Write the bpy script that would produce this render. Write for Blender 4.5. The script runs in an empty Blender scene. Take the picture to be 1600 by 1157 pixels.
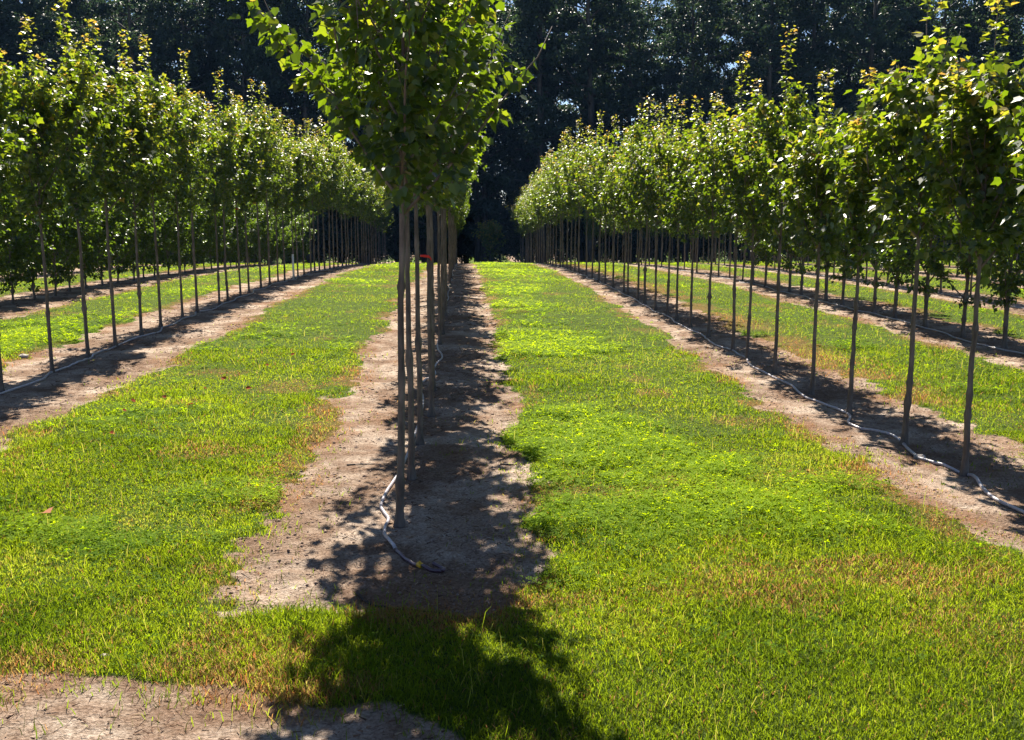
import bpy, math, random
import numpy as np
C = bpy.context.scene.collection
R = math.radians
rng = np.random.default_rng(7)
random.seed(7)
FPX, VPX = 1560.0, 725.0          # focal length in photo pixels, x of the rows' vanishing point
ROW = dict(L3=-13.6, L2=-9.4, L1=-5.06, C=-.42, R1=3.76, R2=7.7, R3=11.0, R4=14.7, R5=18.4)

# ------------------------------------------------------------------ noise and terrain
def _h(ix, iy, s):
    n = (ix.astype(np.int64)*374761393 + iy.astype(np.int64)*668265263 + s*1274126177) & 0xffffffff
    n = ((n ^ (n >> 13))*1274126177) & 0xffffffff
    n = ((n ^ (n >> 16))*2246822519) & 0xffffffff
    return ((n ^ (n >> 15)) & 0xffffff)/float(0xffffff)
def vnoise(x, y, s=0):
    x = np.asarray(x, float); y = np.asarray(y, float)
    ix = np.floor(x); iy = np.floor(y); fx = x-ix; fy = y-iy
    fx = fx*fx*(3-2*fx); fy = fy*fy*(3-2*fy)
    a = _h(ix, iy, s); b = _h(ix+1, iy, s); c = _h(ix, iy+1, s); d = _h(ix+1, iy+1, s)
    return (a*(1-fx)+b*fx)*(1-fy)+(c*(1-fx)+d*fx)*fy
def fbm(x, y, f, s=0, o=3):
    x = np.asarray(x, float); y = np.asarray(y, float)
    t = 0; a = 1; tot = 0
    for k in range(o):
        t = t+a*(vnoise(x*f+13.7*k, y*f+5.1*k, s+k)-.5); tot += a; a *= .5; f *= 2.1
    return 2*t/tot
def sm(a, b, x):
    t = np.clip((x-a)/(b-a), 0, 1); return t*t*(3-2*t)
def base_z(y):
    y = np.asarray(y, float)
    z = np.where(y > 17, -.00083*(np.minimum(y, 52)-17)**2, 0.)
    z = z-np.where(y > 52, .064*(np.minimum(y, 82)-52), 0)
    return z-np.where(y > 82, .05*(np.minimum(y, 150)-82), 0)
STRIPS = [(-1.36, .50, 4.78), (3.08, 4.50, 5.02), (-5.85, -3.84, 5.4), (6.85, 8.55, 5.4), (10.2, 11.9, 5.4),
          (13.9, 15.6, 5.4), (17.6, 19.3, 5.4), (-10.3, -8.15, 5.4), (-14.8, -12.6, 5.4), (21.6, 23.0, 5.4), (-19, -17.4, 5.4)]
def cover(x, y):
    """bare, clover, brown weights at a ground point"""
    n = .20*fbm(x, y, .8, 3, 3)+.20*fbm(x, y, 2.6, 9, 3)+.10*fbm(x, y, 7.5, 15, 2)
    sd = np.full(np.shape(x), -9.)
    for xl, xr, ys in STRIPS:
        sd = np.maximum(sd, np.minimum(np.minimum(x-xl, xr-x)-.22*np.maximum(ys+.8-y, 0), (y-ys)*1.3)+n)
    tr = 4.10-y+.30*fbm(x, y, 1.1, 21, 3)+.12*fbm(x, y, 4, 23, 2)-.26*np.maximum(x+1.7, 0)-.55*np.maximum(x+.3, 0)
    sd2 = np.maximum(sd, tr)
    bare = sm(-.05, .07, sd2)
    cl = fbm(x*.55, y*.9, .55, 31, 3)+.25*fbm(x, y, 2.2, 37, 2)
    aisle = np.exp(-((x-1.25)/1.15)**2)*sm(5.0, 7.2, y)
    clover = sm(-.08, .36, cl-.30+.50*aisle+.30*fbm(x, y, 3.4, 43, 2))*(1-bare)
    clover = clover*sm(4.6, 6.2, y)
    bn = fbm(x, y, 1.3, 51, 3)
    right_edge = np.exp(-((x-4.75)/.40)**2)*sm(8, 10, y)
    head = np.exp(-((y-4.75)/.28)**2)*np.where(x < .1, .9, .35)
    rim = sm(-.34, -.04, sd2)*(1-sm(.12, .30, sd2))
    brown = np.clip(rim*sm(-.05, .35, bn+.12)+.95*right_edge*sm(-.35, .1, bn)+head*sm(-.1, .3, bn)*.55+.30*sm(.35, .6, bn)*sm(7, 5, y)+.55*sm(.30, .55, fbm(x, y, 1.0, 57, 3)), 0, 1)
    return bare, clover, brown, sd2
def height(x, y):
    x = np.asarray(x, float); y = np.asarray(y, float)
    bare = np.zeros(np.shape(x)); sd = np.full(np.shape(x), -9.)
    for xl, xr, ys in STRIPS: sd = np.maximum(sd, np.minimum(np.minimum(x-xl, xr-x), (y-ys)*1.3))
    near = sm(30, 12, y)
    z = base_z(y)+.03*fbm(x, y, .35, 71, 2)-.02*sm(-.15, .15, sd)
    return z+near*(.012*fbm(x, y, 3.2, 77, 2)+.026*fbm(x, y, 9, 81, 2)*sm(-.1, .1, sd)*sm(-.25, .45, fbm(x, y, 1.4, 83, 2)))
def hz(x, y): return float(height(np.array([x]), np.array([y]))[0])

# ------------------------------------------------------------------ mesh helpers
def mesh_np(name, V, faces, mat, tint=None, smooth=False):
    """faces: list of integer arrays (n, k)"""
    me = bpy.data.meshes.new(name)
    V = np.ascontiguousarray(V, dtype=np.float32)
    loops = np.concatenate([f.ravel() for f in faces]).astype(np.int32)
    cnt = np.concatenate([np.full(len(f), f.shape[1], np.int32) for f in faces])
    me.vertices.add(len(V)); me.vertices.foreach_set('co', V.ravel())
    me.loops.add(len(loops)); me.loops.foreach_set('vertex_index', loops)
    me.polygons.add(len(cnt))
    st = np.concatenate([[0], np.cumsum(cnt)[:-1]]).astype(np.int32)
    me.polygons.foreach_set('loop_start', st)
    if smooth: me.polygons.foreach_set('use_smooth', np.ones(len(cnt), bool))
    me.update(calc_edges=True)
    if tint is not None:
        a = me.color_attributes.new('tint', 'FLOAT_COLOR', 'POINT')
        t = np.ones((len(V), 4), np.float32); t[:, :tint.shape[1]] = tint
        a.data.foreach_set('color', t.ravel())
    me.materials.append(mat)
    return me
def link(name, data, parent=None, **props):
    o = bpy.data.objects.new(name, data); C.objects.link(o)
    if parent is not None: o.parent = parent
    for k, v in props.items(): o[k] = v
    return o
def tag(o, label, cat, group=None):
    o['label'] = label; o['category'] = cat
    if group: o['group'] = group
def tube(pts, rad, n=8, cap=True):
    P = np.array(pts, float); m = len(P)
    T = np.gradient(P, axis=0); T /= np.linalg.norm(T, axis=1)[:, None]+1e-9
    ref = np.array([1., 0, 0]) if abs(T[0][0]) < .8 else np.array([0, 1., 0])
    A = np.cross(T, ref); A /= np.linalg.norm(A, axis=1)[:, None]+1e-9; B = np.cross(T, A)
    th = np.arange(n)*2*math.pi/n
    rad = np.broadcast_to(np.asarray(rad, float), (m,))
    V = P[:, None, :]+rad[:, None, None]*(np.cos(th)[None, :, None]*A[:, None, :]+np.sin(th)[None, :, None]*B[:, None, :])
    V = V.reshape(-1, 3)
    i = np.arange(m-1)[:, None]*n; j = np.arange(n)[None, :]; k = (j+1) % n
    F = np.stack([i+j, i+k, i+n+k, i+n+j], -1).reshape(-1, 4)
    V = np.concatenate([V, P[:1], P[-1:]]); c0 = m*n; c1 = m*n+1
    jj = np.arange(n); kk = (jj+1) % n
    T3 = np.concatenate([np.stack([kk, jj, np.full(n, c0)], -1), np.stack([jj+(m-1)*n, kk+(m-1)*n, np.full(n, c1)], -1)])
    return V, F, T3
class Tubes:
    def __init__(s): s.V = []; s.Q = []; s.T = []; s.n = 0
    def add(s, *a, **k):
        V, F, T = tube(*a, **k); s.V.append(V); s.Q.append(F+s.n); s.T.append(T+s.n); s.n += len(V)
    def mesh(s, name, mat): return mesh_np(name, np.concatenate(s.V), [np.concatenate(s.Q), np.concatenate(s.T)], mat, smooth=True)

# ------------------------------------------------------------------ materials
def newmat(name):
    m = bpy.data.materials.new(name); m.use_nodes = True
    nt = m.node_tree; nt.nodes.clear()
    return m, nt, nt.nodes, nt.links
def ramp(N, L, src, stops):
    r = N.new('ShaderNodeValToRGB'); e = r.color_ramp.elements
    e[0].position, e[0].color = stops[0][0], (*stops[0][1], 1)
    e[1].position, e[1].color = stops[-1][0], (*stops[-1][1], 1)
    for p, c in stops[1:-1]: q = e.new(p); q.color = (*c, 1)
    L.new(src, r.inputs[0]); return r.outputs[0]
def leaf_mat(name, refl, trans, tmix=.5, rough=.38, spec=.5, detail=0):
    """refl / trans: lists of stops along the per-leaf tint.r (0 dark .. 1 yellow, young growth and painted sunlight)"""
    m, nt, N, L = newmat(name)
    at = N.new('ShaderNodeAttribute'); at.attribute_name = 'tint'
    sep = N.new('ShaderNodeSeparateColor'); L.new(at.outputs['Color'], sep.inputs[0])
    c1 = ramp(N, L, sep.outputs[0], refl); c2 = ramp(N, L, sep.outputs[0], trans)
    p = N.new('ShaderNodeBsdfPrincipled'); L.new(c1, p.inputs['Base Color'])
    p.inputs['Roughness'].default_value = rough; p.inputs['Specular IOR Level'].default_value = spec
    t = N.new('ShaderNodeBsdfTranslucent'); L.new(c2, t.inputs['Color'])
    mx = N.new('ShaderNodeMixShader'); mx.inputs[0].default_value = tmix
    L.new(p.outputs[0], mx.inputs[1]); L.new(t.outputs[0], mx.inputs[2])
    o = N.new('ShaderNodeOutputMaterial'); L.new(mx.outputs[0], o.inputs[0])
    return m
M = {}
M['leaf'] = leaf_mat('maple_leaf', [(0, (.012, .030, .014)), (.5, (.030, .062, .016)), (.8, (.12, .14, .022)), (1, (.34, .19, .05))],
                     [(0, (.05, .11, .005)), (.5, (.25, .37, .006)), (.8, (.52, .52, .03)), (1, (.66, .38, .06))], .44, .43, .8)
M['bushleaf'] = leaf_mat('bush_leaf', [(0, (.015, .035, .010)), (1, (.05, .09, .016))], [(0, (.08, .16, .010)), (1, (.32, .46, .02))], .5, .35, .5)
M['woodleaf'] = leaf_mat('forest_leaf', [(0, (.022, .042, .040)), (.7, (.04, .07, .045)), (1, (.08, .09, .03))],
                         [(0, (.03, .06, .03)), (.7, (.07, .12, .03)), (1, (.16, .18, .03))], .36, .48, .4)  # blue-green leaf colour stands in for blue skylight and haze on the wood
M['blade'] = leaf_mat('grass_blade', [(0, (.040, .070, .008)), (.45, (.095, .140, .014)), (.6, (.13, .155, .05)), (.75, (.23, .16, .06)), (1, (.26, .10, .04))],
                      [(0, (.13, .21, .006)), (.45, (.37, .47, .012)), (.6, (.52, .52, .07)), (.75, (.40, .27, .10)), (1, (.46, .17, .05))], .55, .65, .08)
M['clover'] = leaf_mat('clover_leaf', [(0, (.07, .14, .006)), (1, (.22, .32, .008))], [(0, (.28, .46, .003)), (1, (.66, .80, .004))], .50, .7, .05)
M['straw'] = leaf_mat('dry_litter', [(0, (.045, .026, .018)), (.5, (.17, .075, .04)), (1, (.42, .30, .20))], [(0, (.03, .02, .01)), (1, (.15, .10, .06))], .15, .7, .3)
M['fallen'] = leaf_mat('fallen_maple_leaf', [(0, (.20, .03, .015)), (.5, (.42, .10, .04)), (1, (.55, .33, .22))], [(0, (.3, .04, .02)), (1, (.6, .22, .1))], .3, .85, .05)

def bark(name, c0, c1, sc=30, ring=True):
    m, nt, N, L = newmat(name)
    tc = N.new('ShaderNodeTexCoord'); mp = N.new('ShaderNodeMapping'); mp.inputs['Scale'].default_value = (1, 1, .22)
    L.new(tc.outputs['Object'], mp.inputs[0])
    n1 = N.new('ShaderNodeTexNoise'); n1.inputs['Scale'].default_value = sc; n1.inputs['Detail'].default_value = 6; L.new(mp.outputs[0], n1.inputs[0])
    col = ramp(N, L, n1.outputs[0], [(.3, c0), (.7, c1)])
    n2 = N.new('ShaderNodeTexNoise'); n2.inputs['Scale'].default_value = 5; n2.inputs['Detail'].default_value = 3; L.new(tc.outputs['Object'], n2.inputs[0])
    blot = ramp(N, L, n2.outputs[0], [(.42, (.45, .42, .40)), (.6, (1, 1, 1))])
    mm = N.new('ShaderNodeMix'); mm.data_type = 'RGBA'; mm.blend_type = 'MULTIPLY'; mm.inputs[0].default_value = .6
    L.new(col, mm.inputs[6]); L.new(blot, mm.inputs[7])
    p = N.new('ShaderNodeBsdfPrincipled'); p.inputs['Roughness'].default_value = .7; L.new(mm.outputs[2], p.inputs['Base Color'])
    b = N.new('ShaderNodeBump'); b.inputs['Strength'].default_value = .5; b.inputs['Distance'].default_value = .004
    L.new(n1.outputs[0], b.inputs['Height']); L.new(b.outputs[0], p.inputs['Normal'])
    o = N.new('ShaderNodeOutputMaterial'); L.new(p.outputs[0], o.inputs[0]); return m
M['bark'] = bark('young_bark', (.075, .058, .05), (.19, .155, .135))
M['wbark'] = bark('forest_bark', (.03, .028, .028), (.09, .08, .07), 4)
def plain(name, c, rough=.5, spec=.5, var=0):
    m, nt, N, L = newmat(name)
    p = N.new('ShaderNodeBsdfPrincipled'); p.inputs['Roughness'].default_value = rough; p.inputs['Specular IOR Level'].default_value = spec
    n = N.new('ShaderNodeTexNoise'); n.inputs['Scale'].default_value = 40; n.inputs['Detail'].default_value = 4
    tc = N.new('ShaderNodeTexCoord'); L.new(tc.outputs['Object'], n.inputs[0])
    c0 = tuple(v*(1-var) for v in c); c1 = tuple(min(1, v*(1+var)) for v in c)
    L.new(ramp(N, L, n.outputs[0], [(.35, c0), (.65, c1)]), p.inputs['Base Color'])
    o = N.new('ShaderNodeOutputMaterial'); L.new(p.outputs[0], o.inputs[0]); return m
M['hose'] = plain('poly_hose', (.38, .34, .37), .32, 1., .2)  # grey hose lightened so its white sun glint sits in the colour
M['plum'] = plain('dark_hose', (.07, .025, .045), .3, 1., .25)
M['yellow'] = plain('yellow_plastic', (.75, .42, .03), .4, .5, .1)
M['red'] = plain('red_ribbon', (.65, .03, .02), .5, .4, .1)
M['orange'] = plain('orange_ribbon', (.60, .10, .02), .5, .4, .1)
M['white'] = plain('white_plastic', (.75, .75, .74), .4, .5, .08)
M['stone'] = plain('stone', (.38, .33, .29), .8, .3, .3)
M['twig'] = plain('dark_twig', (.035, .025, .022), .7, .3, .3)
M['clod'] = plain('clod', (.26, .185, .145), .95, .1, .35)

def ground_mat():
    m, nt, N, L = newmat('ground')
    at = N.new('ShaderNodeAttribute'); at.attribute_name = 'tint'
    sep = N.new('ShaderNodeSeparateColor'); L.new(at.outputs['Color'], sep.inputs[0])
    tc = N.new('ShaderNodeTexCoord')
    def noise(s, d=6, r=.6):
        n = N.new('ShaderNodeTexNoise'); n.inputs['Scale'].default_value = s; n.inputs['Detail'].default_value = d; n.inputs['Roughness'].default_value = r
        L.new(tc.outputs['Object'], n.inputs[0]); return n.outputs[0]
    def mix(f, a, b, bt='MIX'):
        x = N.new('ShaderNodeMix'); x.data_type = 'RGBA'; x.blend_type = bt
        if isinstance(f, float): x.inputs[0].default_value = f
        else: L.new(f, x.inputs[0])
        for s, v in ((6, a), (7, b)):
            if isinstance(v, tuple): x.inputs[s].default_value = (*v, 1)
            else: L.new(v, x.inputs[s])
        return x.outputs[2]
    fine = noise(55, 8, .7); mid = noise(6, 5); big = noise(1.1, 4)
    sand = ramp(N, L, fine, [(.28, (.12, .09, .068)), (.42, (.34, .265, .205)), (.6, (.57, .475, .39)), (.75, (.68, .60, .51))])
    red = ramp(N, L, mid, [(.40, (1, 1, 1)), (.72, (.60, .47, .40))])
    sand = mix(.75, sand, red, 'MULTIPLY')
    drk = ramp(N, L, big, [(.44, (.50, .42, .37)), (.60, (1, 1, 1))])
    sand = mix(.9, sand, drk, 'MULTIPLY')
    soil = ramp(N, L, fine, [(.3, (.03, .045, .012)), (.55, (.075, .11, .025)), (.75, (.14, .15, .05))])
    clov = ramp(N, L, fine, [(.3, (.03, .06, .008)), (.55, (.11, .18, .015)), (.75, (.20, .28, .02))])
    dead = ramp(N, L, fine, [(.3, (.09, .04, .02)), (.55, (.24, .12, .06)), (.75, (.36, .22, .13))])
    # fuzzy edge: the mask is perturbed by fine noise
    ad = N.new('ShaderNodeMath'); ad.operation = 'MULTIPLY_ADD'; L.new(noise(18, 5), ad.inputs[0]); ad.inputs[1].default_value = 1.2; ad.inputs[2].default_value = -.6
    a2 = N.new('ShaderNodeMath'); a2.operation = 'ADD'; L.new(ad.outputs[0], a2.inputs[0]); L.new(sep.outputs[0], a2.inputs[1]); a2.use_clamp = True
    bm = N.new('ShaderNodeMapRange'); bm.inputs[1].default_value = .35; bm.inputs[2].default_value = .65; L.new(a2.outputs[0], bm.inputs[0])
    g = mix(sep.outputs[1], soil, clov); 
    c = mix(bm.outputs[0], g, sand)
    bf = N.new('ShaderNodeMath'); bf.operation = 'MULTIPLY'; L.new(sep.outputs[2], bf.inputs[0]); bf.inputs[1].default_value = .5
    c = mix(bf.outputs[0], c, dead)
    p = N.new('ShaderNodeBsdfPrincipled'); p.inputs['Roughness'].default_value = 1; p.inputs['Specular IOR Level'].default_value = .02
    L.new(c, p.inputs['Base Color'])
    hm = N.new('ShaderNodeMath'); hm.operation = 'MULTIPLY_ADD'; L.new(fine, hm.inputs[0]); hm.inputs[1].default_value = .5; L.new(mid, hm.inputs[2])
    b = N.new('ShaderNodeBump'); b.inputs['Strength'].default_value = 1; b.inputs['Distance'].default_value = .05
    L.new(hm.outputs[0], b.inputs['Height']); L.new(b.outputs[0], p.inputs['Normal'])
    o = N.new('ShaderNodeOutputMaterial'); L.new(p.outputs[0], o.inputs[0]); return m
M['ground'] = ground_mat()

# ------------------------------------------------------------------ the ground sheet
def axis_x():
    a = list(np.arange(-5, 5.001, .035))
    s = .035; v = 5.
    pos = []
    while v < 600:
        s = min(max(s*1.02, .035) if v < 20 else s*1.12, 60); v += s; pos.append(v)
    return np.array([-p for p in reversed(pos)]+a+pos)
def axis_y():
    out = []; v = -300.; 
    while v < 3.2:
        s = max(.05, min(40, (3.2-v)*.15)); v += s; out.append(v)
    while v < 900:
        s = max(.032, .0045*v) if v < 62 else min(60, (v-62)*.08+.3); v += s; out.append(v)
    return np.array(out)
ax, ay = axis_x(), axis_y()
GX, GY = np.meshgrid(ax, ay); gx = GX.ravel(); gy = GY.ravel()
bare, clov, brown, sd = cover(gx, gy)
nx, ny = len(ax), len(ay)
I = (np.arange(ny-1)[:, None]*nx+np.arange(nx-1)[None, :]).ravel()
F = np.stack([I, I+1, I+nx+1, I+nx], -1)
gm = mesh_np('ground', np.stack([gx, gy, height(gx, gy)], -1), [F], M['ground'], np.stack([bare, clov, brown], -1), smooth=True)
link('ground', gm, kind='structure')

# ------------------------------------------------------------------ grass, clover, litter (stuff)
def samp(n, d0, d1, e=.4, wl=.50, wr=.56, pad=1.3):
    u = rng.random(n); k = 1-e
    d = (d0**k+u*(d1**k-d0**k))**(1/k)
    x = rng.uniform(-(d*wl+pad), d*wr+pad, n)
    return x, d
def blades(name, x, y, h, w, tint, lean=.6, segs=2):
    n = len(x); z = height(x, y)-.004
    a = rng.uniform(0, 2*math.pi, n); la = rng.uniform(0, 2*math.pi, n); ln = h*rng.uniform(.1, 1, n)*lean
    side = np.stack([np.cos(a)*w/2, np.sin(a)*w/2, np.zeros(n)], -1)
    B = np.stack([x, y, z], -1); D = np.stack([np.cos(la)*ln, np.sin(la)*ln, np.zeros(n)], -1)
    mid = B+D*.35; mid[:, 2] += h*.6
    tip = B+D; tip[:, 2] += h*(1-.25*rng.random(n))
    if segs == 2:
        V = np.stack([B-side, B+side, mid+side*.75, mid-side*.75, tip], 1).reshape(-1, 3)
        i = np.arange(n)[:, None]*5
        Fs = [np.concatenate([i+0, i+1, i+2, i+3], 1), np.concatenate([i+3, i+2, i+4], 1)]; k = 5
    else:
        V = np.stack([B-side, B+side, tip], 1).reshape(-1, 3); i = np.arange(n)[:, None]*3
        Fs = [np.concatenate([i, i+1, i+2], 1)]; k = 3
    t = np.repeat(tint, k); T = np.stack([t, t, t], -1)
    return V, Fs, T
def join_stuff(name, parts, mat, label, cat):
    V = []; Fs = []; T = []; o = 0
    for v, f, t in parts:
        V.append(v); T.append(t); Fs += [q+o for q in f]; o += len(v)
    me = mesh_np(name, np.concatenate(V), Fs, mat, np.concatenate(T))
    ob = link(name, me, kind='stuff'); tag(ob, label, cat); return ob
parts = []
for (n, d0, d1, seg) in ((330000, 3.3, 14, 2), (240000, 3.3, 8.5, 2), (330000, 14, 62, 1)):
    x, y = samp(n, d0, d1, .45 if d0 < 10 else .3)
    b, c, br, s_ = cover(x, y)
    keep = rng.random(n) < np.minimum(1-b, 1)*(1-.55*c)*sm(.12, -.10, s_)+.06*(s_ > 0)*(s_ < .22)+.012*(s_ > 0)*(s_ < .5)+.06*br
    x, y, b, c, br = x[keep], y[keep], b[keep], c[keep], br[keep]; n = len(x)
    sc = (np.maximum(y, 4)/4)**.62
    tall = .45+1.1*vnoise(x*2.3, y*2.3, 91)*vnoise(x*.9, y*.9, 93)*1.6+.35*sm(6.5, 4.6, y)
    h = .038*tall*rng.uniform(.5, 1.25, n)*(1+.12*(sc-1))*(1-.25*br)
    w = .0042*sc*rng.uniform(.7, 1.3, n)
    patch = .27+.34*fbm(x, y, 1.3, 97, 3)
    t = np.clip(patch+rng.normal(0, .085, n), 0, .56)
    dead = rng.random(n) < .035+.70*br
    t = np.where(dead, rng.uniform(.66, 1, n), t)
    parts.append(blades('g', x, y, h, w, t, 1.25, seg))
# taller straggling stalks
x, y = samp(5000, 3.4, 16, .3); b, c, br, s_ = cover(x, y); k = b < .3; x, y = x[k], y[k]; n = len(x)
parts.append(blades('g', x, y, rng.uniform(.08, .17, n), .003*(y/4)**.6, np.where(rng.random(n) < .5, .62, .3)+rng.normal(0, .05, n), .9))
join_stuff('grass', parts, M['blade'], 'short mown grass between the bare tree strips, browned along its edges', 'grass')

def clovers(n, d0, d1, e):
    x, y = samp(n, d0, d1, e)
    b, c, br, s_ = cover(x, y)
    keep = rng.random(n) < (c+.05*(1-b)*(1-br))*(1-b)
    x, y, c = x[keep], y[keep], c[keep]; n = len(x)
    sc = (np.maximum(y, 5)/5)**.5
    z = height(x, y)+rng.uniform(.02, .06, n)*(.6+.8*vnoise(x*2.5, y*2.5, 61))
    s = .0100*sc*rng.uniform(.55, 1.35, n)
    a0 = rng.uniform(0, 2*math.pi, n); tilt = rng.normal(0, .26, (n, 2))
    U = np.stack([np.ones(n), np.zeros(n), tilt[:, 0]], -1); W = np.stack([np.zeros(n), np.ones(n), tilt[:, 1]], -1)
    P = np.stack([x, y, z], -1); Vs = []
    for q in range(3):
        a = a0+q*2*math.pi/3
        for rr, da, dz in ((.1, 0, 0), (.95, -.52, .12), (1.5, -.26, .2), (1.5, .26, .2), (.95, .52, .12)):
            Vs.append(P+(s*rr)[:, None]*(np.cos(a+da)[:, None]*U+np.sin(a+da)[:, None]*W)+np.array([0, 0, 1.])*(s*dz)[:, None])
    V = np.stack(Vs, 1).reshape(-1, 3); i = np.arange(n)[:, None]*15
    Fs = [np.concatenate([i+5*q+j for j in range(5)], 1) for q in range(3)]
    t = np.clip(.05+.62*c+.55*fbm(x, y, 1.0, 67, 3)+rng.normal(0, .12, n), 0, 1); T = np.repeat(t, 15)
    return V, Fs, np.stack([T]*3, -1)
join_stuff('clover', [clovers(420000, 4, 20, .3), clovers(230000, 20, 60, .2)], M['clover'],
           'bright yellow-green clover patches growing through the grass aisles', 'clover')

def litter(n):
    x, y = samp(n, 3.4, 40, .55); b, c, br, s_ = cover(x, y)
    den = .35+1.5*fbm(x, y, 1.6, 111, 3)+.3*np.exp(-((x+.4)/.6)**2)
    keep = (rng.random(n) < b*np.clip(den, .05, 1)); x, y = x[keep], y[keep]; n = len(x)
    sc = (np.maximum(y, 5)/5)**.6
    L_ = rng.uniform(.008, .04, n)*sc; w = rng.uniform(.0015, .006, n)*sc
    a = rng.uniform(0, math.pi, n); a = np.where(rng.random(n) < .5, a*.3-.2, a); up = rng.uniform(0, .5, n)
    u = np.stack([np.cos(a), np.sin(a), up*.5], -1)*L_[:, None]/2; v = np.stack([-np.sin(a), np.cos(a), rng.normal(0, .6, n)], -1)*w[:, None]/2
    P = np.stack([x, y, height(x, y)+.004+L_*up*.25], -1)
    V = np.stack([P-u-v, P+u-v*.4, P+u+v*.4, P-u+v], 1).reshape(-1, 3); i = np.arange(n)[:, None]*4
    t = np.repeat(np.clip(rng.beta(1.2, 1.3, n), 0, 1), 4)
    return V, [np.concatenate([i, i+1, i+2, i+3], 1)], np.stack([t]*3, -1)
join_stuff('dry_litter', [litter(150000)], M['straw'], 'dry straw and leaf litter scattered over the bare sandy strips', 'litter')
def clods(n):
    x, y = samp(n, 4.2, 24, .5); b, c, br, s_ = cover(x, y)
    den = sm(.0, .4, fbm(x, y, 1.9, 131, 3)+.12)
    keep = (rng.random(n) < b*den); x, y = x[keep], y[keep]; n = len(x)
    s = .0048*(y/5)**.5*np.minimum(rng.lognormal(0, .6, n), 2.6)
    P = np.stack([x, y, height(x, y)], -1)
    O = np.array([(1, 0, 0), (0, 1, 0), (-1, 0, 0), (0, -1, 0), (0, 0, .9), (0, 0, -.5)], float)
    V = P[:, None]+s[:, None, None]*O[None]*rng.uniform(.6, 1.4, (n, 6, 1))
    i = np.arange(n)[:, None]*6
    Fs = [i+np.array([[a, b2, c2]]) for a, b2, c2 in ((0, 1, 4), (1, 2, 4), (2, 3, 4), (3, 0, 4), (1, 0, 5), (2, 1, 5), (3, 2, 5), (0, 3, 5))]
    return V.reshape(-1, 3), Fs, np.zeros((n*6, 3))
join_stuff('soil_crumbs', [clods(60000)], M['clod'], 'crumbs of dark soil lying on the bare strips', 'soil')

# ------------------------------------------------------------------ leaves and trees
OUT = {3: [(0, 0), (.22, -.05), (.44, .08), (.46, .26), (.60, .50), (.42, .54), (.34, .70), (.14, .88), (0, 1.05)],
       2: [(0, 0), (.34, .0), (.58, .46), (.28, .58), (0, 1.05)],
       1: [(0, 0), (.46, .35), (0, 1.)]}
def leaves(P, Tdir, Nrm, size, tint, det):
    n = len(P)
    T = Tdir/np.linalg.norm(Tdir, axis=1)[:, None]
    S = np.cross(T, Nrm); S /= np.linalg.norm(S, axis=1)[:, None]+1e-9; Nn = np.cross(S, T)
    o = OUT[det]; k = len(o); Vs = []
    fold = rng.uniform(.05, .45, n); curl = rng.uniform(-.1, .35, n)
    for sg in (1, -1):
        for (a, b) in o:
            Vs.append(P+size[:, None]*(S*(sg*a)+T*b+Nn*((fold*a)-curl*b*b*.5)[:, None]))
    V = np.stack(Vs, 1).reshape(-1, 3); i = np.arange(n)[:, None]*(2*k)
    Fs = [i+np.arange(k)[None, :], i+k+np.arange(k)[::-1][None, :]]
    t = np.repeat(tint, 2*k); return V, Fs, np.stack([t]*3, -1)
def nv(v): return v/np.linalg.norm(v)
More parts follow.
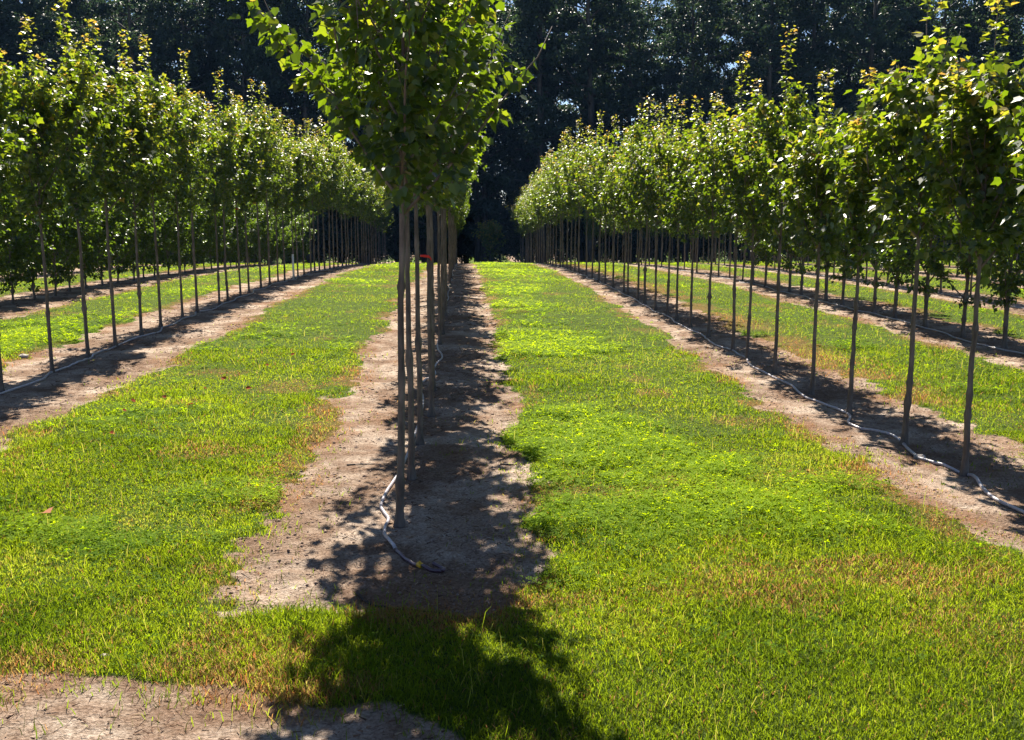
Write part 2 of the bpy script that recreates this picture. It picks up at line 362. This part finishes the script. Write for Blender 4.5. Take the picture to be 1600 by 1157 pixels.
def tree(seed, H, clear, Rc, nleaf, lsize, det, r0=.028, leaders=3, nl=14, lean=(0, 0), yellow=.5, lead_len=.6, taper=.75, risek=1., split=False, mat='leaf', kink=1.):
    """-> trunk Tubes, list of branch Tubes, leaf arrays"""
    rs = np.random.RandomState(seed)
    m = 26; zs = np.linspace(-.03, H, m); wig = np.cumsum(rs.normal(0, .0035*kink, (m, 2)), 0)
    ax = np.stack([wig[:, 0]+lean[0]*zs, wig[:, 1]+lean[1]*zs, zs], -1)
    def axp(z): return np.array([np.interp(z, zs, ax[:, 0]), np.interp(z, zs, ax[:, 1]), z])
    zz = np.linspace(-.03, H, 90); tp = np.array([axp(z) for z in zz])
    rr = r0*np.clip(1-zz/(H*1.02), .03, 1)**.75
    rr = rr+r0*.75*np.exp(-np.maximum(zz, 0)/.045)
    for q in range(rs.randint(4, 7)):                         # pruning knots
        zc = rs.uniform(.25, clear+.1); rr = rr+r0*rs.uniform(.15, .40)*np.exp(-((zz-zc)/.03)**2)
    trunk = Tubes(); trunk.add(tp, rr, n=10)
    brs = []; twigs = []
    ch = H-clear
    for k in range(nl):
        z0 = clear+ch*.78*(k/(nl-1.))**1.05; az = k*2.4+rs.uniform(-.5, .5)
        u = (z0-clear)/ch
        rad = Rc*(np.clip(1.05-taper*max(u, 0), .2, 1))*rs.uniform(.6, 1.3)
        rise = risek*rad*rs.uniform(1.2, 2.0)*(.9+.5*u)
        rise = min(rise, H*.98-z0)
        s0 = axp(z0); end = s0+np.array([math.cos(az)*rad, math.sin(az)*rad, rise])
        t = np.linspace(0, 1, 8)[:, None]; mid = s0+(end-s0)*.5+np.array([math.cos(az), math.sin(az), 0])*rad*.12
        pts = (1-t)**2*s0+2*t*(1-t)*mid+t*t*end+rs.normal(0, .008, (8, 3))*t
        b = Tubes(); b.add(pts, r0*.42*(1-.75*t[:, 0])*(1-.5*u), n=5)
        for j in range(6):
            q = rs.uniform(.06, .98); i0 = min(6, int(q*7)); p0 = pts[i0]+(pts[i0+1]-pts[i0])*(q*7-i0)
            d = nv(end-s0)*.6+rs.normal(0, .55, 3); d[2] += .15; d = nv(d)
            ln = rs.uniform(.14, .36)*(.6+.5*Rc/.7)
            tw = np.array([p0, p0+d*ln*.5+rs.normal(0, .01, 3), p0+d*ln])
            b.add(tw, [r0*.13, r0*.1, r0*.05], n=4); twigs.append((tw, u+.2, ln))
        for a in range(5): twigs.append((pts[a+2:a+4][[0, 0, 1]], u, .16))
        brs.append(b)
    for k in range(26):                                       # short spur shoots on the stem itself
        z0 = rs.uniform(clear-.02, H*.9); a = rs.uniform(0, 6.28); p0 = axp(z0); ln = rs.uniform(.12, .34)
        d = np.array([math.cos(a), math.sin(a), rs.uniform(-.35, .6)]); twigs.append((np.array([p0+d*.05, p0+d*ln*.6, p0+d*ln]), max(0, (z0-clear)/ch), ln))
    lead = []
    for k in range(leaders):
        if k == 0: s0 = axp(H*.93); L_ = lead_len*rs.uniform(.8, 1.2); d = np.array([0, 0, 1.])
        else:
            a = rs.uniform(0, 6.28); r_ = Rc*rs.uniform(.2, .75); s0 = axp(H*rs.uniform(.72, .88))+np.array([math.cos(a)*r_, math.sin(a)*r_, 0])
            L_ = lead_len*rs.uniform(.25, .85); d = nv(np.array([math.cos(a)*.15, math.sin(a)*.15, 1]))
        p = np.array([s0, s0+d*L_*.5+rs.normal(0, .015, 3), s0+d*L_])
        lb = Tubes(); lb.add(np.array([p[0]-d*.12, *p]), [r0*.22, r0*.2, r0*.14, r0*.05], n=4); brs.append(lb); lead.append((p, L_))
    P = []; D = []; Tn = []; Sz = []
    wts = np.array([w[2] for w in twigs]); wts /= wts.sum()
    pick = rs.choice(len(twigs), nleaf, p=wts)
    for i in pick:
        tw, u, ln = twigs[i]; q = rs.rand()**.8*2; a = int(min(q, 1.999)); p = tw[a]+(tw[a+1]-tw[a])*(q-a)
        off = rs.normal(0, 1, 3); off[2] = off[2]*.6-.15; off = nv(off)*lsize*rs.uniform(.3, 1.3)
        P.append(p+off); out = p-axp(min(max(p[2], 0), H)); out[2] = 0
        dv = out/(np.linalg.norm(out)+.05)*.5+off/lsize*.5+rs.normal(0, .35, 3); dv[2] -= .45; D.append(dv)
        top = (p[2]-clear)/ch
        Tn.append(np.clip(.28+.22*top*yellow+rs.normal(0, .14)+(.35*yellow if rs.rand() < .05*yellow*(1+2*top) else 0), 0, .9)); Sz.append(lsize*rs.uniform(.6, 1.15))  # tint rises with height: young growth, plus sunlit crown tops painted in
    for p, L_ in lead:
        for k in range(int(L_/.0095)+8):
            q = rs.rand()**.75; pt = p[0]+(p[2]-p[0])*q; a = rs.uniform(0, 6.28)
            dv = np.array([math.cos(a), math.sin(a), rs.uniform(-.5, .5)]); P.append(pt+dv*lsize*rs.uniform(.1, 1.1)); D.append(dv)
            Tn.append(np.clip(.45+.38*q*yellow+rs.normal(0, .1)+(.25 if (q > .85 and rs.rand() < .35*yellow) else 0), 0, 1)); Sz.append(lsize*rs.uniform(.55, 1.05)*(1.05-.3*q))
    P, D = np.array(P), np.array(D); n = len(P)
    Nr = rs.normal(0, .48, (n, 3)); Nr[:, 2] += 1
    return trunk, brs, leaves(P, D, Nr, np.array(Sz), np.array(Tn), det)
def tree_template(name, split, **kw):
    matleaf = M[kw.pop('mat', 'leaf')]; bk = M['bark']
    tr, brs, (V, Fs, T) = tree(**kw)
    out = []
    if not split:
        for b in brs:
            for v, q, t in zip(b.V, b.Q, b.T): pass
        n0 = tr.n
        for b in brs:
            tr.V += b.V; tr.Q += [q+tr.n for q in b.Q]; tr.T += [q+tr.n for q in b.T]; tr.n += b.n
    out.append(('trunk', tr.mesh(name+'_trunk', bk)))
    if split: out += [('branch', b.mesh(name+'_branch', bk)) for b in brs]
    out.append(('crown', mesh_np(name+'_crown', V, Fs, matleaf, T)))
    return out
def root(name, loc, rz=0, sc=(1, 1, 1)):
    o = bpy.data.objects.new(name, None); o.empty_display_size = .2; C.objects.link(o)
    o.location = loc; o.rotation_euler = (0, 0, rz); o.scale = sc; return o
def plant(tmpl, name, x, y, rz, s, label, cat, group, sz=1.):
    r = root(name, (x, y, hz(x, y)-.004), rz, (s, s, s*sz)); tag(r, label, cat, group)
    for nm, me in tmpl: link(nm, me, r)
    return r

ORD = ['nearest', 'second', 'third', 'fourth', 'fifth', 'sixth', 'seventh', 'eighth', 'ninth', 'tenth', 'eleventh', 'twelfth', 'thirteenth', 'fourteenth',
       'fifteenth', 'sixteenth', 'seventeenth', 'eighteenth']
def depth_at(X, px):
    '''distance along the row at which its ground point lies under a photo column'''
    th = math.atan(258.5/FPX); ya = math.atan(75/FPX); lo, hi = 3., 80.
    def col(y):
        a = X*math.cos(ya)-y*math.sin(ya); f = X*math.sin(ya)+y*math.cos(ya); h = float(base_z(y))-2.0
        return 800+FPX*a/(f*math.cos(th)-h*math.sin(th))
    s_ = 1 if X > 0 else -1
    for _ in range(40):
        m_ = (lo+hi)/2
        if s_*(col(m_)-px) > 0: lo = m_
        else: hi = m_
    return lo
# templates --------------------------------------------------------------------
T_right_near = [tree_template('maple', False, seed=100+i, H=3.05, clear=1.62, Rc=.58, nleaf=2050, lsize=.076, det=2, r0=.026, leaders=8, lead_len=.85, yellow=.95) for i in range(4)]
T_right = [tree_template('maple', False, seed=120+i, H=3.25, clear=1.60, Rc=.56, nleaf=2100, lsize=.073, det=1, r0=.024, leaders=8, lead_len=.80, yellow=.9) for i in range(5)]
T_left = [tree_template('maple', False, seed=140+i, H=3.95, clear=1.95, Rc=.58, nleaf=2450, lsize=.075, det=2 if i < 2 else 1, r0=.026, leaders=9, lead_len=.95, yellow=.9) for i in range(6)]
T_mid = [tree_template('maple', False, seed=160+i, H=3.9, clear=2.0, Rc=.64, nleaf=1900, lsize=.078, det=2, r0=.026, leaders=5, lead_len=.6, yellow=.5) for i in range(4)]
T_bush = [tree_template('bush', False, seed=180+i, H=2.9, clear=.22, Rc=.88, nleaf=4600, lsize=.085, det=1, r0=.024, leaders=4, nl=18, lead_len=.35, yellow=.5, mat='bushleaf', kink=2.5) for i in range(4)]
T_low = [tree_template('maple', False, seed=190+i, H=3.3, clear=.62, Rc=.82, nleaf=4900, lsize=.080, det=1, r0=.034, leaders=4, nl=17, lead_len=.5, yellow=.6) for i in range(3)]

def spread(d, d1, s): 
    out = []
    while d < d1: out.append(d); d += s*random.uniform(.9, 1.1)
    return out
def far_label(where): return 'slim young maple far down the %s' % where
# centre row ---------------------------------------------------------------------
t1 = tree_template('centre_maple', True, seed=42, H=4.1, clear=1.98, Rc=.74, nleaf=2500, lsize=.070, det=3, taper=.40, risek=.78, yellow=.75, r0=.027, leaders=3, nl=18, lead_len=.4, lean=(.03, 0))  # unseen crown top kept wide for its shade; yellow tint paints lit leaves
plant(t1, 'young_maple_tree', -.43, 6.2, 0, 1, 'nearest young maple, tall and leafy in the middle, hose curling past its trunk base', 'tree', 'young maples in the centre row')
cy = [7.30, 8.35, 9.5]+spread(10.8, 66, 1.27); cx = [-.40, -.385, -.32]
clabs = ['young maple standing close behind the nearest centre tree, its trunk just right of it',
         'third young maple in the centre row, trunk overlapping the second tree',
         'fourth young maple in the centre row, trunk right of the overlapping pair']
for i, y in enumerate(cy):
    x = cx[i] if i < 3 else -.37-.002*(y-10)+random.uniform(-.06, .06)
    lab = clabs[i] if i < 3 else ('%s young maple counted along the centre row from the hose end' % ORD[i+1] if i < 11 else far_label('centre row'))
    plant(T_mid[i % 4], 'young_maple_tree', x, y, random.uniform(0, 6.28) if i > 2 else i*2.1, random.uniform(.93, 1.06), lab, 'tree', 'young maples in the centre row')
# right row ----------------------------------------------------------------------
px = [1505, 1415, 1325, 1267, 1210, 1170, 1145, 1106, 1080, 1058, 1044, 1025, 1008, 996, 982, 974, 958, 945, 936, 925, 916, 905]
ds = [5.95]+[depth_at(ROW['R1'], p) for p in px]; ds += spread(ds[-1]+1.3, 66, 1.3)
for i, y in enumerate(ds):
    T = T_right_near if i < 5 else T_right
    s = random.uniform(.88, 1.09)+.20*float(sm(12, 40, y))
    x = ROW['R1']+random.uniform(-.02, .02)
    if i == 0: lab = 'yellow-tipped maple crown cut by the right edge of the picture, trunk just outside'
    elif i < 13: lab = '%s full trunk from the right edge in the row of young maples right of centre' % (ORD[i-1] if i > 1 else 'first')
    else: lab = far_label('row right of centre')
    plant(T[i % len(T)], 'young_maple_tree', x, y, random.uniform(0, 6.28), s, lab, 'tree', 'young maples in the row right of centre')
# left row -----------------------------------------------------------------------
px = [3, 79, 135, 179, 219, 252, 287, 310, 341, 357, 376, 390, 408, 422, 435, 446, 460, 467, 476, 485, 491, 498, 507]
ds = [8.4, 9.6]+[depth_at(ROW['L1'], p) for p in px]; ds += spread(ds[-1]+1.3, 66, 1.35)
for i, y in enumerate(ds):
    s = random.uniform(.88, 1.09)+.16*float(sm(20, 48, y))
    lab = ('leafy maple crown poking in at the top left edge, its trunk out of the picture' if i < 2 else
           '%s trunk from the left edge in the row of young maples left of centre' % (ORD[i-2] if i > 2 else 'first') if i < 15 else far_label('row left of centre'))
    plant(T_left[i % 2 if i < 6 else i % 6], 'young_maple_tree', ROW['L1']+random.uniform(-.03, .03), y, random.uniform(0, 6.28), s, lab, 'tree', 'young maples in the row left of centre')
# second row on the right: first ones bushier and lower branched
px = [1566, 1501, 1449, 1399, 1367, 1314, 1288, 1253, 1231, 1196, 1178, 1158, 1140, 1121, 1088, 1069, 1033]
ds = [12.6]+[depth_at(ROW['R2'], p) for p in px]; ds += spread(ds[-1]+1.35, 62, 1.4)
for i, y in enumerate(ds):
    T = T_low if i < 12 else T_right
    lab = ('dark low-branched young tree at the right edge, trunk just outside the picture' if i == 0 else
           '%s dark trunk from the right edge in the second row right of centre' % (ORD[i-1] if i > 1 else 'first') if i < 9 else far_label('second row right of centre'))
    plant(T[i % len(T)], 'young_maple_tree', ROW['R2']+random.uniform(-.04, .04), y, random.uniform(0, 6.28), random.uniform(.93, 1.07), lab, 'tree', 'young maples in the second row right of centre')
for key, d0, d1, sp, nm in (('R3', 18.6, 62, 1.35, 'third row right of centre'), ('R4', 25, 62, 1.45, 'fourth row right of centre'),
                            ('R5', 31, 60, 1.5, 'farthest row on the right'), ('L3', 27, 60, 1.4, 'farthest row on the left')):
    for i, y in enumerate(spread(d0, d1, sp)):
        T = T_left if key == 'L3' else T_right
        lab = 'distant young maple in the %s' % nm
        plant(T[2+i % 3], 'young_maple_tree', ROW[key]+random.uniform(-.05, .05), y, random.uniform(0, 6.28), random.uniform(.95, 1.1), lab, 'tree', 'young maples in the '+nm)
for i, y in enumerate(spread(15.5, 60, 1.1)):
    plant(T_bush[i % 4], 'bushy_young_tree', ROW['L2']+random.uniform(-.1, .1), y, random.uniform(0, 6.28), random.uniform(.92, 1.08),
          'bushy low-branched young tree in the leafy hedge-like row behind the left row of maples', 'tree', 'bushy trees in the second row left of centre')

# ------------------------------------------------------------------ the wood behind
def forest_template(seed, H, low, Rc, nleaf, lsize):
    rs = np.random.RandomState(seed); tr = Tubes()
    m = 10; zs = np.linspace(-.3, H*.93, m); wig = np.cumsum(rs.normal(0, .10, (m, 2)), 0)
    ax = np.stack([wig[:, 0], wig[:, 1], zs], -1); r0 = H*.011
    tr.add(ax, r0*np.clip(1-zs/H, .06, 1)**.8, n=9)
    tw = []
    for k in range(34):
        z0 = low+(H*.9-low)*(k/33.)**.9; u = (z0-low)/(H-low); az = k*2.4+rs.uniform(-.6, .6)
        rad = Rc*math.sin(math.pi*min(1, .22+.74*u))**.7*rs.uniform(.6, 1.2); s0 = np.array([np.interp(z0, zs, ax[:, 0]), np.interp(z0, zs, ax[:, 1]), z0])
        e = s0+np.array([math.cos(az)*rad, math.sin(az)*rad, rad*rs.uniform(.1, .8)])
        t = np.linspace(0, 1, 5)[:, None]; pts = s0+(e-s0)*t+rs.normal(0, .12, (5, 3))*t
        tr.add(pts, r0*.36*(1-.8*t[:, 0])*(1-.5*u), n=5)
        for j in range(7):
            q = rs.uniform(.25, 1); c = s0+(e-s0)*q+rs.normal(0, .45, 3); tw.append((c, rs.uniform(.45, 1.05), u))
    pk = rs.randint(0, len(tw), nleaf)
    cc = np.array([tw[i][0] for i in pk]); sg = np.array([tw[i][1] for i in pk])
    tone = np.array([tw[i][2] for i in range(len(tw))])*0+rs.uniform(0, .75, len(tw))
    off = rs.normal(0, 1, (nleaf, 3)); off /= np.linalg.norm(off, axis=1)[:, None]; off *= (rs.rand(nleaf)**.45)[:, None]*sg[:, None]; off[:, 2] *= .6
    P = cc+off; D = rs.normal(0, 1, (nleaf, 3)); D[:, 2] -= .4
    Nr = rs.normal(0, .6, (nleaf, 3)); Nr[:, 2] += 1
    t = np.clip(tone[pk]*.7+rs.normal(0, .12, nleaf)+(rs.rand(nleaf) < .02)*.4, 0, 1)
    V, Fs, T = leaves(P, D, Nr, lsize*rs.uniform(.6, 1.3, nleaf), t, 1)
    return [('trunk', tr.mesh('forest_trunk', M['wbark'])), ('crown', mesh_np('forest_crown', V, Fs, M['woodleaf'], T))]
FT = [forest_template(300+i, H, low, Rc, nl, ls) for i, (H, low, Rc, nl, ls) in enumerate(
      [(28, 3.0, 4.6, 24000, .23), (25, 2.0, 4.8, 23000, .22), (30, 4.5, 4.4, 25000, .23), (24, .8, 4.6, 23000, .20), (27, 2.5, 4.2, 22000, .21)])]
ft_n = 0
for rank, (y0, stp) in enumerate(((80, 4.4), (87, 4.6), (95, 5.0), (104, 5.5))):
    x = -56-rank*3
    while x < 66+rank*3:
        xx = x+random.uniform(-1.1, 1.1); yy = y0+random.uniform(-2, 2)+.004*(xx-5)**2*(-1 if rank < 3 else 0)*.0
        if rank == 0 and -1.0 < xx < 4.2: yy += 7
        side = 'left' if xx < -8 else 'right' if xx > 14 else 'middle'
        if rank == 0: lab = 'tall dark tree at the front of the wood, %s of the picture' % side
        else: lab = 'tall dark tree deep in the wood, behind its front trees, %s of the picture' % side
        plant(FT[(ft_n*3+rank) % 5], 'forest_tree', xx, yy, random.uniform(0, 6.28), random.uniform(.9, 1.12), lab, 'tree', 'dark woodland trees behind the nursery')
        ft_n += 1; x += stp
# understorey closing the foot of the wood
US = [forest_template(330+i, 6.5, .3, 2.6, 9000, .17) for i in range(2)]
k = 0
for uy in (90, 100, 112):
  x = -56.
  while x < 68:
      plant(US[k % 2], 'understorey_shrub', x+random.uniform(-.6, .6), uy+random.uniform(-1.5, 1.5), random.uniform(0, 6.28), random.uniform(.85, 1.15),
            'dark shrub under the tall trees at the foot of the wood', 'shrub', 'dark shrubs under the wood'); x += 3.1; k += 1
sb = tree_template('shrub', False, seed=210, H=1.9, clear=.4, Rc=.8, nleaf=2200, lsize=.10, det=1, r0=.02, leaders=3, nl=12, lead_len=.3, yellow=1.6)
plant(sb, 'shrub', 1.9, 72, 0, 1.55, 'small yellow-green sunlit shrub at the far end of the middle aisle', 'shrub', None)

# ------------------------------------------------------------------ hoses
def smooth(P, k=8):
    P = np.array(P, float); out = []
    Q = np.concatenate([2*P[:1]-P[1:2], P, 2*P[-1:]-P[-2:-1]])
    for i in range(1, len(Q)-2):
        for t in np.linspace(0, 1, k, endpoint=False):
            a, b, c, d = Q[i-1], Q[i], Q[i+1], Q[i+2]
            out.append(.5*((2*b)+(-a+c)*t+(2*a-5*b+4*c-d)*t*t+(-a+3*b-3*c+d)*t**3))
    out.append(P[-1]); return np.array(out)
def on_ground(P, up):
    return np.stack([P[:, 0], P[:, 1], height(P[:, 0], P[:, 1])+up], -1)
def hose(X, y0, y1, seed, label, side, r=.0095):
    rs = np.random.RandomState(seed); P = []; y = y0
    while y < y1:
        P.append((X+side*.07+rs.normal(0, .055), y)); y += rs.uniform(.45, .8)
    c = smooth(np.array(P), 6); tb = Tubes(); tb.add(on_ground(c, r*.9), r, n=8)
    o = link('irrigation_hose', tb.mesh('irrigation_hose', M['hose'])); tag(o, label, 'hose', 'irrigation hoses along the tree rows')
hose(ROW['R1'], 4.9, 60, 1, 'long pale hose snaking past the trunks of the row right of centre', -1, .013)
hose(ROW['L1'], 6.0, 60, 2, 'pale hose lying along the trunks of the row left of centre', 1, .014)
hose(ROW['R2'], 9.0, 60, 3, 'hose lying along the second row right of centre', -1, .012)
hose(ROW['R3'], 15, 60, 4, 'hose glinting in the third row right of centre', -1, .012)
# centre hose, with its folded end and yellow clip
def gp(px, py):
    """photo pixel on flat ground -> world x, y"""
    th = math.atan(258.5/FPX); ya = math.atan(75/FPX)
    u = (px-800)/FPX; v = -(py-578.5)/FPX
    d = np.array([u, math.cos(th)+v*math.sin(th), -math.sin(th)+v*math.cos(th)])
    t = 2.0/-d[2]; a, b = d[0]*t, d[1]*t
    return (a*math.cos(ya)+b*math.sin(ya), -a*math.sin(ya)+b*math.cos(ya))
P = [gp(690, 884), gp(672, 882), gp(655, 876), gp(640, 868), gp(618, 852), gp(603, 833), gp(601, 818), gp(607, 805), (gp(600, 795)), gp(595, 785), gp(602, 768), gp(612, 752), gp(624, 734), gp(634, 712)]
rs = np.random.RandomState(5); y = P[-1][1]+.5; P = list(P)
P += [gp(652, 665), gp(659, 640), gp(661, 622), gp(656, 600)]
y = P[-1][1]+.6
while y < 60: P.append((-.37+rs.normal(0, .03), y)); y += rs.uniform(.5, .9)
cut = 4; ce = smooth(P[:cut+2], 7)[:cut*7+1]; c = smooth(P, 7)[cut*7:]; tb = Tubes(); tb.add(on_ground(c, .010), .0115, n=10)
ho = link('irrigation_hose', tb.mesh('irrigation_hose', M['hose'])); tag(ho, 'dark plum hose with folded end curling round the nearest centre trunk', 'hose', 'irrigation hoses along the tree rows')
tb = Tubes(); tb.add(on_ground(ce, .010), .0115, n=10); link('hose_end', tb.mesh('hose_end', M['plum']), ho)
fp = smooth([gp(691, 885), gp(694, 883), gp(688, 880), gp(676, 878)], 6); tb = Tubes(); fq = on_ground(fp, .012); fq[:, 2] += np.linspace(0, .016, len(fq)); tb.add(fq, .0105, n=9)
link('folded_end', tb.mesh('folded_end', M['plum']), ho)
cl = gp(657, 878); cz = hz(*cl); tb = Tubes(); dv = nv(np.array([gp(672, 882)[0]-gp(640, 868)[0], gp(672, 882)[1]-gp(640, 868)[1], 0]))
b0 = np.array([*gp(656, 877), cz+.011]); tb.add([b0-dv*.016, b0+dv*.016], [.0165, .0165], n=12); tb.add([b0+np.array([0, 0, .012]), b0+np.array([0, -.012, .026])], [.007, .006], n=6)
link('clip', tb.mesh('clip', M['yellow']), ho)
# ------------------------------------------------------------------ small things
P = [gp(556, 921), gp(575, 934), gp(600, 941), gp(640, 946), gp(690, 950)]
c = smooth(P, 6); tb = Tubes(); tb.add(on_ground(c, .006), np.linspace(.007, .003, len(c)), n=6)
o = link('twig', tb.mesh('twig', M['twig'])); tag(o, 'thin dark curved twig lying on pale sand in front of the nearest tree', 'twig')
def twig(px, py, L_, az, lab):
    a = gp(px, py); P = [(a[0]+math.cos(az)*L_*t+random.uniform(-.01, .01), a[1]+math.sin(az)*L_*t+random.uniform(-.008, .008)) for t in (0, .3, .6, 1)]
    c = smooth(P, 4); tb = Tubes(); tb.add(on_ground(c, .005), np.linspace(.006, .002, len(c)), n=5)
    o = link('twig', tb.mesh('twig', M['twig'])); tag(o, lab, 'twig')
twig(540, 722, .30, .05, 'thin dark twig lying left of the nearest trunk in the centre strip')
twig(432, 1046, .22, .1, 'short dark twig on the sandy patch at the bottom left edge of the grass')
twig(780, 722, .25, -.1, 'dark twig lying on the right side of the bare centre strip')
# white stake beside the left row
d = 29.5; xx = (462-725)/FPX*d; zz = hz(xx, d); tb = Tubes(); tb.add([(0, 0, -.05), (0, 0, .30), (0, 0, .72)], .028, n=12)
o = link('white_stake', tb.mesh('white_stake', M['white'])); o.location = (xx, d, zz); tag(o, 'white plastic pipe stake standing beside a trunk in the left row', 'stake')
tb = Tubes(); tb.add([(0, 0, .715), (0, 0, .74)], .032, n=12); link('cap', tb.mesh('cap', M['white']), o)
# ribbons
def ribbon(x, y, z, r, mat, lab):
    o = root('marking_ribbon', (x, y, hz(x, y)+z)); tag(o, lab, 'ribbon')
    th = np.linspace(0, 2*math.pi, 25); V = []; 
    for rr in (r, r+.002):
        for zz in (-.009, .009): V.append(np.stack([np.cos(th[:-1])*rr, np.sin(th[:-1])*rr, np.full(24, zz)], -1))
    V = np.concatenate(V); j = np.arange(24); k = (j+1) % 24
    F = np.concatenate([np.stack([48+j, 48+k, 72+k, 72+j], -1), np.stack([j, 24+j, 24+k, k], -1), np.stack([24+j, 72+j, 72+k, 24+k], -1), np.stack([j, k, 48+k, 48+j], -1)])
    link('band', mesh_np('band', V, [F], mat), o)
    W = np.array([(0, -r, .012), (0, -r, -.012), (.05, -r-.02, .008), (.05, -r-.02, -.016), (.065, -r-.015, -.004), (.065, -r-.015, -.026), (.08, -r-.02, -.03), (.075, -r-.02, -.05)])
    W2 = W+np.array([0, .0015, 0]); V = np.concatenate([W, W2])
    F = [(0, 1, 3, 2), (2, 3, 5, 4), (4, 5, 7, 6), (8, 10, 11, 9), (10, 12, 13, 11), (12, 14, 15, 13), (0, 2, 10, 8), (2, 4, 12, 10), (4, 6, 14, 12), (1, 9, 11, 3), (3, 11, 13, 5), (5, 13, 15, 7), (0, 8, 9, 1), (6, 7, 15, 14)]
    link('loose_tail', mesh_np('tail', V, [np.array(F)], mat), o)
ribbon(-.38, 10.8-1.3, 1.55, .030, M['red'], 'red plastic ribbon tied round a centre-row trunk at head height')
ribbon(ROW['L1'], depth_at(ROW['L1'], 376), 1.95, .036, M['orange'], 'orange ribbon tied under the leaves on a left-row trunk')
# stones
def stone(px, py, s, lab):
    x, y = gp(px, py); rs = np.random.RandomState(int(px)); import bmesh
    bm = bmesh.new(); bmesh.ops.create_icosphere(bm, subdivisions=2, radius=1)
    for v in bm.verts: v.co *= 1+rs.uniform(-.16, .16); v.co.x *= s*1.3; v.co.y *= s; v.co.z *= s*.7
    me = bpy.data.meshes.new('stone'); bm.to_mesh(me); bm.free(); me.materials.append(M['stone'])
    o = link('stone', me); o.location = (x, y, hz(x, y)+s*.25); tag(o, lab, 'stone')
stone(36, 557, .055, 'pale stone at the grass edge left of the left row')
stone(1437, 712, .04, 'flat pale stone on bare soil right of centre, between two trunks of the row')
stone(164, 1027, .018, 'small white stone on the sandy patch at the bottom left')
# fallen leaves
def fallen(px, py, s, t, lab, group=None):
    x, y = gp(px, py); n = 1; az = random.uniform(0, 6.28)
    V, Fs, T = leaves(np.zeros((1, 3)), np.array([[math.cos(az), math.sin(az), .3]]), np.array([[random.uniform(-.4, .4), -.5, 1]]), np.array([s]), np.array([t]), 3)
    o = link('fallen_leaf', mesh_np('fallen_leaf', V, Fs, M['fallen'], T)); o.location = (x, y, hz(x, y)+.05); tag(o, lab, 'leaf', group)
fallen(68, 812, .10, .75, 'large curled orange leaf lying on the grass at the left edge')
for i, (a, b) in enumerate([(212, 634), (230, 620), (305, 603), (323, 612), (352, 596), (260, 628), (198, 652), (385, 612), (300, 640), (180, 690), (420, 575), (455, 560)]):
    fallen(a, b, random.uniform(.04, .06), random.uniform(0, .25), 'dark red fallen leaf on the grass aisle left of the centre row', 'fallen leaves on the left grass aisle')
for a, b in [(700, 855), (660, 862)]: pass

# ------------------------------------------------------------------ thin blue air
hv = np.array([(a, b, c) for a in (-700, 700) for b in (-350, 1000) for c in (-9, 45)], float)
hf = np.array([(0, 1, 3, 2), (4, 6, 7, 5), (0, 4, 5, 1), (2, 3, 7, 6), (0, 2, 6, 4), (1, 5, 7, 3)])
m, nt, N, L = newmat('haze'); pv = N.new('ShaderNodeVolumePrincipled'); pv.inputs['Color'].default_value = (.26, .50, 1, 1); pv.inputs['Density'].default_value = .00014
mo = N.new('ShaderNodeOutputMaterial'); L.new(pv.outputs[0], mo.inputs['Volume'])
o = link('haze', mesh_np('haze', hv, [hf], m), kind='stuff'); tag(o, 'thin blue haze in the air before the dark wood', 'haze')
# ------------------------------------------------------------------ light, sky, camera
SUN_EL, SUN_AZ = 44., -4.            # azimuth measured from +Y towards +X
w = bpy.data.worlds.new('World'); bpy.context.scene.world = w; w.use_nodes = True
N = w.node_tree.nodes; L = w.node_tree.links; bg = N['Background']
sk = N.new('ShaderNodeTexSky'); sk.sky_type = 'NISHITA'; sk.sun_disc = False; sk.air_density = .6; sk.dust_density = .15; sk.ozone_density = 1.6; sk.sun_elevation = R(SUN_EL); sk.sun_rotation = R(SUN_AZ)
L.new(sk.outputs[0], bg.inputs[0]); bg.inputs[1].default_value = .05
sl = bpy.data.lights.new('sun', 'SUN'); sl.energy = 5.0; sl.angle = R(.5); sl.color = (1, .92, .79)
so = link('sun', sl); so.rotation_euler = (R(90-SUN_EL), 0, R(180-SUN_AZ+0))
# sun lamp shines along its -Z: make it come from (sin az, cos az) at the elevation
from mathutils import Vector
sd_ = Vector((math.sin(R(SUN_AZ))*math.cos(R(SUN_EL)), math.cos(R(SUN_AZ))*math.cos(R(SUN_EL)), math.sin(R(SUN_EL))))
so.rotation_euler = sd_.to_track_quat('Z', 'Y').to_euler()
cam = bpy.data.cameras.new('camera'); co = link('camera', cam); bpy.context.scene.camera = co
cam.sensor_width = 36; cam.lens = 36*FPX/1600; cam.clip_end = 3000; cam.clip_start = .05
co.location = (0, 0, 2.0); co.rotation_euler = (R(90)-math.atan(258.5/FPX), 0, -math.atan(75/FPX))
sc = bpy.context.scene
sc.view_settings.view_transform = 'Standard'; sc.view_settings.look = 'None'; sc.view_settings.exposure = 1.6; sc.view_settings.gamma = 1
sc.cycles.max_bounces = 7; sc.cycles.transmission_bounces = 5; sc.cycles.diffuse_bounces = 3
